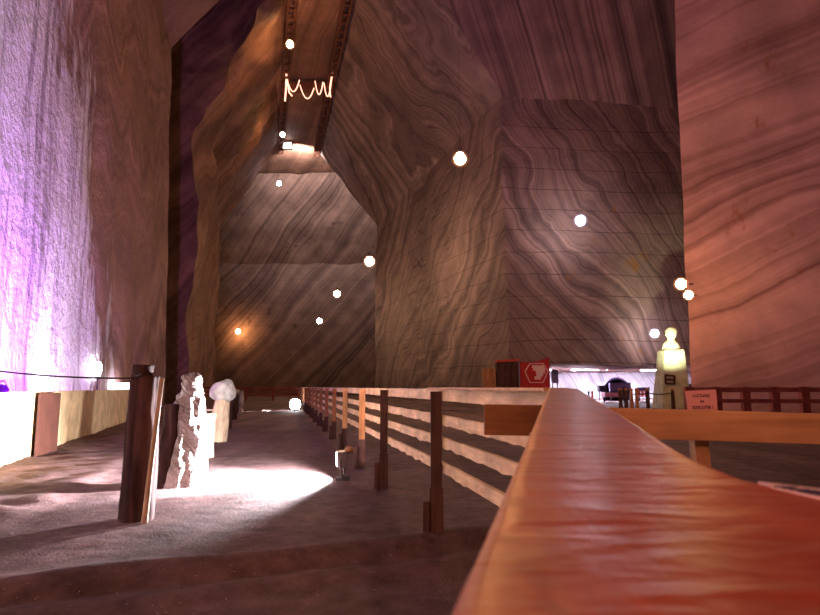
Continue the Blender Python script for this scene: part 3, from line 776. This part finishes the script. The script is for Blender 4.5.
for x in (a0.x, b0_.x):
    bm = to_bm(); tube(bm, [(x, yb3, zt1-.05 if x > a0.x+.5 else zt0), (x, yb3, -.05)], .05); mesh('pole', bm, METAL, T)
WHT = plain('white_paint', (.75,.55,.58), .6, var=.05)
bm = to_bm(); hx_ = [(525,371.5),(530,363.5),(543,363.5),(548,371.5),(543,382.5),(530,382.5)]
for i in range(6): bar(bm, P(*hx_[i], yb3-.26), P(*hx_[(i+1)%6], yb3-.26), .05, .05)
mesh('hexagon_outline', bm, WHT, T)
bm = to_bm()
for q0, q1, w_ in (((532,366.5),(544,366.8),.16),((533,369),(545,369.5),.2),((536,372),(545,372),.2),((536.5,375),(543,375),.2),((534.5,378),(541,378),.2)): bar(bm, P(*q0, yb3-.28), P(*q1, yb3-.28), .03, w_)
mesh('emblem', bm, WHT, T)

# ------------------------------------------------------------------ monument with bust
ym = 33.0; k = ym/F; mb = XG(671, ym)
STONE = plain('pale_green_stone', (.46,.47,.33), .7, nscale=2, var=.35)
T = thing('bust_monument', 'tall pale green tapered monument with a brightly lit bust on top', 'monument', (mb.x, ym, 0))
def prism(bm, x0, x1, z0, x2, x3, z1, d0, d1, Y, bev=0):
    vs = [bm.verts.new(p) for p in ((x0,Y-d0,z0),(x1,Y-d0,z0),(x1,Y+d0,z0),(x0,Y+d0,z0),(x2,Y-d1,z1),(x3,Y-d1,z1),(x3,Y+d1,z1),(x2,Y+d1,z1))]
    for f in ((0,1,2,3),(4,5,6,7),(0,1,5,4),(1,2,6,5),(2,3,7,6),(3,0,4,7)): bm.faces.new([vs[i] for i in f])
zs = P(0, 350, ym).z
bm = to_bm(); prism(bm, XG(657,ym).x, XG(686.5,ym).x, -.05, P(661,350,ym).x, P(680.5,350,ym).x, zs, .75, .5, ym)
bmesh.ops.bevel(bm, geom=list(bm.edges), offset=.05, segments=2, affect='EDGES'); mesh('plinth', bm, STONE, T)
bm = to_bm(); c_ = P(670.8, 350, ym)
ball(bm, P(671, 347, ym), 8.3*k, (1,.7,.9)); ball(bm, P(671, 340.5, ym), 3.6*k, (1,1,1.2))
ball(bm, P(671, 334, ym-.02), 5.4*k, (.93,1.02,1.12)); ball(bm, P(671, 335.5, ym-.3), 1.0*k, (1,1,1.4)); ball(bm, P(671, 338.3, ym-.22), 1.8*k, (1.1,1,.8))
ball(bm, P(671, 332, ym+.05), 5.7*k, (1,1,.9)); ball(bm, P(666, 348.5, ym), 4*k, (1,1,.9)); ball(bm, P(676, 348.5, ym), 4*k, (1,1,.9))
for x in (665.9, 676.1): ball(bm, P(x, 335, ym), 1.1*k, (.5,.8,1.3))
o = mesh('bust', bm, plain('bust_stone', (.66,.62,.45), .6, var=.2), T); remesh(o, .035)
bm = to_bm(); 
for q in (((665.5,375),(665.5,383)),((674.5,376),(674.5,384)),((665,375),(675,376)),((665,379.5),(675,380)),((665,383.5),(675,384))): bar(bm, P(*q[0], ym-.70), P(*q[1], ym-.70), .06, .09)
mesh('plaque', bm, W_DARK, T)
spot('monument_spot', P(668, 372, ym-4.0), P(671, 341, ym)-P(668, 372, ym-4.0), 4500, (1,.97,.62), 42, .9, .1)

# ------------------------------------------------------------------ rope posts before the gallery
rp = [(621,405),(626.5,404.5),(632,403.5),(637.5,403),(648.5,404.5),(673.5,406)]
pos = []
lbl = ['leftmost of the four stout brown posts before the lit gallery','second from left of the four stout brown posts before the gallery','third from left of the four stout brown posts before the gallery','rightmost of the four stout brown posts before the gallery','dark post standing apart left of the monument','short post directly in front of the monument']
for (px, by), lb in zip(rp, lbl):
    p = XG(px, 31.0+(0 if px < 640 else -.5)); k = p.y/F
    T = thing('stanchion', lb, 'post', (p.x, p.y, 0), 'brown posts before the lit gallery')
    bm = to_bm(); log_bm(bm, (p.x, p.y, -.05), (p.x, p.y, .95), 2.1*k, 1.6*k, px, seg=14, n=10); mesh('shaft', bm, W_CRATE if px in (632, 637.5) else W_LOG, T, True)
    bm = to_bm(); ball(bm, (p.x, p.y, 1.0), 2.0*k, (1,1,.8)); mesh('cap', bm, W_CRATE, T, True); pos.append(Vector((p.x, p.y, .85)))
bm = to_bm()
for a, b in zip(pos, pos[1:]): tube(bm, sag(a, b, .08, 8), .03, 6)
tag(mesh('rope', bm, DARKM), 'dark rope linking the brown posts and the one by the monument', 'rope')

# ------------------------------------------------------------------ things inside the lit gallery
VIO = plain('violet_grey_panel', (.12,.09,.22), .5); DVI = plain('dark_navy', (.03,.02,.07), .5); REDP = plain('bright_red', (.75,.06,.05), .5)
PINK = plain('pink_cloth', (.55,.25,.38), .7); PW = plain('pale_violet_stone', (.62,.55,.72), .6, var=.15)
def gthing(nm, lb, cat, x0, x1, yt, yb_, Y, d, mat, legs=False, grp=None):
    a = P(x0, yb_, Y); b = P(x1, yt, Y); T = thing(nm, lb, cat, ((a.x+b.x)/2, Y, 0), grp)
    bm = to_bm(); box(bm, ((a.x+b.x)/2, Y, (a.z+b.z)/2), (b.x-a.x, d, b.z-a.z), None, .02); mesh('panel', bm, mat, T)
    for x in (a.x+.08, b.x-.08):
        bm = to_bm(); tube(bm, [(x, Y, a.z+.02), (x, Y, -.03)], .04, 6); mesh('leg', bm, DVI, T)
    return T
gthing('display_board', 'wide violet-grey display board standing in the lit gallery', 'board', 609.5, 630, 382.5, 391.3, 50, .3, VIO)
gthing('loudspeaker', 'dark squat loudspeaker left of the violet display board', 'speaker', 598.3, 605.3, 385.5, 391.8, 49, .5, DVI)
gthing('display_board', 'low violet board above the red chairs in the gallery', 'board', 638, 649, 387.3, 391.3, 50, .3, VIO)
gthing('poster_board', 'pale grey-blue poster board at the left end of the lit gallery', 'board', 551.5, 558, 369.5, 383, 47, .1, plain('poster_grey', (.35,.33,.5), .6, var=.6, nscale=3))
gthing('table', 'low pink-clothed table in front of the violet display board', 'table', 603, 621, 392.5, 397, 46, .9, PINK)
gthing('bench', 'violet-blue bench at the right end of the gallery beyond the monument', 'bench', 684, 692, 384, 390, 48, .5, VIO)
# round pale stone arch behind the board
p = P(617, 392, 52); bm = to_bm(); R_ = 1.25
tube(bm, [(p.x+math.cos(a)*R_, 52, .45+math.sin(a)*(R_+.15)) for a in [PI*i/20 for i in range(21)]], .1, 8)
T = thing('stone_arch', 'pale round arch rising behind the violet display board', 'arch', (p.x, 52, 0)); mesh('ring', bm, VIO, T, True)
bm = to_bm(); vs = [bm.verts.new((p.x+math.cos(a)*(R_-.05), 52.1, .45+math.sin(a)*(R_+.1))) for a in [PI*i/20 for i in range(21)]]+[bm.verts.new((p.x-R_+.05, 52.1, -.03)), bm.verts.new((p.x+R_-.05, 52.1, -.03))]
f_ = bm.faces.new(vs); bmesh.ops.solidify(bm, geom=[f_], thickness=.2); mesh('infill', bm, PW, T)
cl = ['leftmost small red chair under the low violet board','middle small red chair under the low violet board','rightmost small red chair under the low violet board']
for i, px in enumerate((640.5, 644, 647.5)):
    p = XG(px, 45); T = thing('red_chair', cl[i], 'chair', (p.x, p.y, 0), 'red chairs in the gallery')
    bm = to_bm(); box(bm, (p.x, p.y, .46), (.22,.4,.05), None, .01); mesh('seat', bm, REDP, T)
    bm = to_bm(); box(bm, (p.x, p.y+.2, .68), (.22,.04,.4), None, .01); mesh('backrest', bm, REDP, T)
    for sx in (-.09, .09):
        for sy in (-.17, .17): bm = to_bm(); tube(bm, [(p.x+sx, p.y+sy, .45), (p.x+sx, p.y+sy, -.03)], .015, 6); mesh('leg', bm, DVI, T)
rl_ = ['left one of two slim red bollards at the gallery mouth','right one of two slim red bollards at the gallery mouth']
for i, px in enumerate((589, 592.6)):
    p = XG(px, 42.5); bm = to_bm(); tube(bm, [(p.x, p.y, -.03), (p.x, p.y, .55), (p.x, p.y, .6), (p.x, p.y, .8), (p.x, p.y, .86)], [.09,.08,.05,.09,.03], 10)
    tag(mesh('bollard', bm, REDP if i else DVI, origin=(p.x, p.y, 0)), rl_[i] if i else 'slim dark bollard left of the red one at the gallery mouth', 'bollard')
# gallery lamps
for i, (x, lb) in enumerate(((10.8, 'long white ceiling lamp at the left end of the lit gallery'), (15.5, 'long white ceiling lamp in the middle of the lit gallery'), (21.5, 'long white ceiling lamp at the right end of the lit gallery'))):
    T = thing('ceiling_lamp', lb, 'lamp', (x, 53, OPH))
    bm = to_bm(); box(bm, (x, 53, OPH-.03), (3.2,.3,.06), None, .01); mesh('fitting', bm, METAL, T)
    bm = to_bm(); box(bm, (x, 53, OPH-.075), (3.0,.2,.03)); mesh('diffuser', bm, em('gal%d' % i, (.90,.80,1), 1500), T)
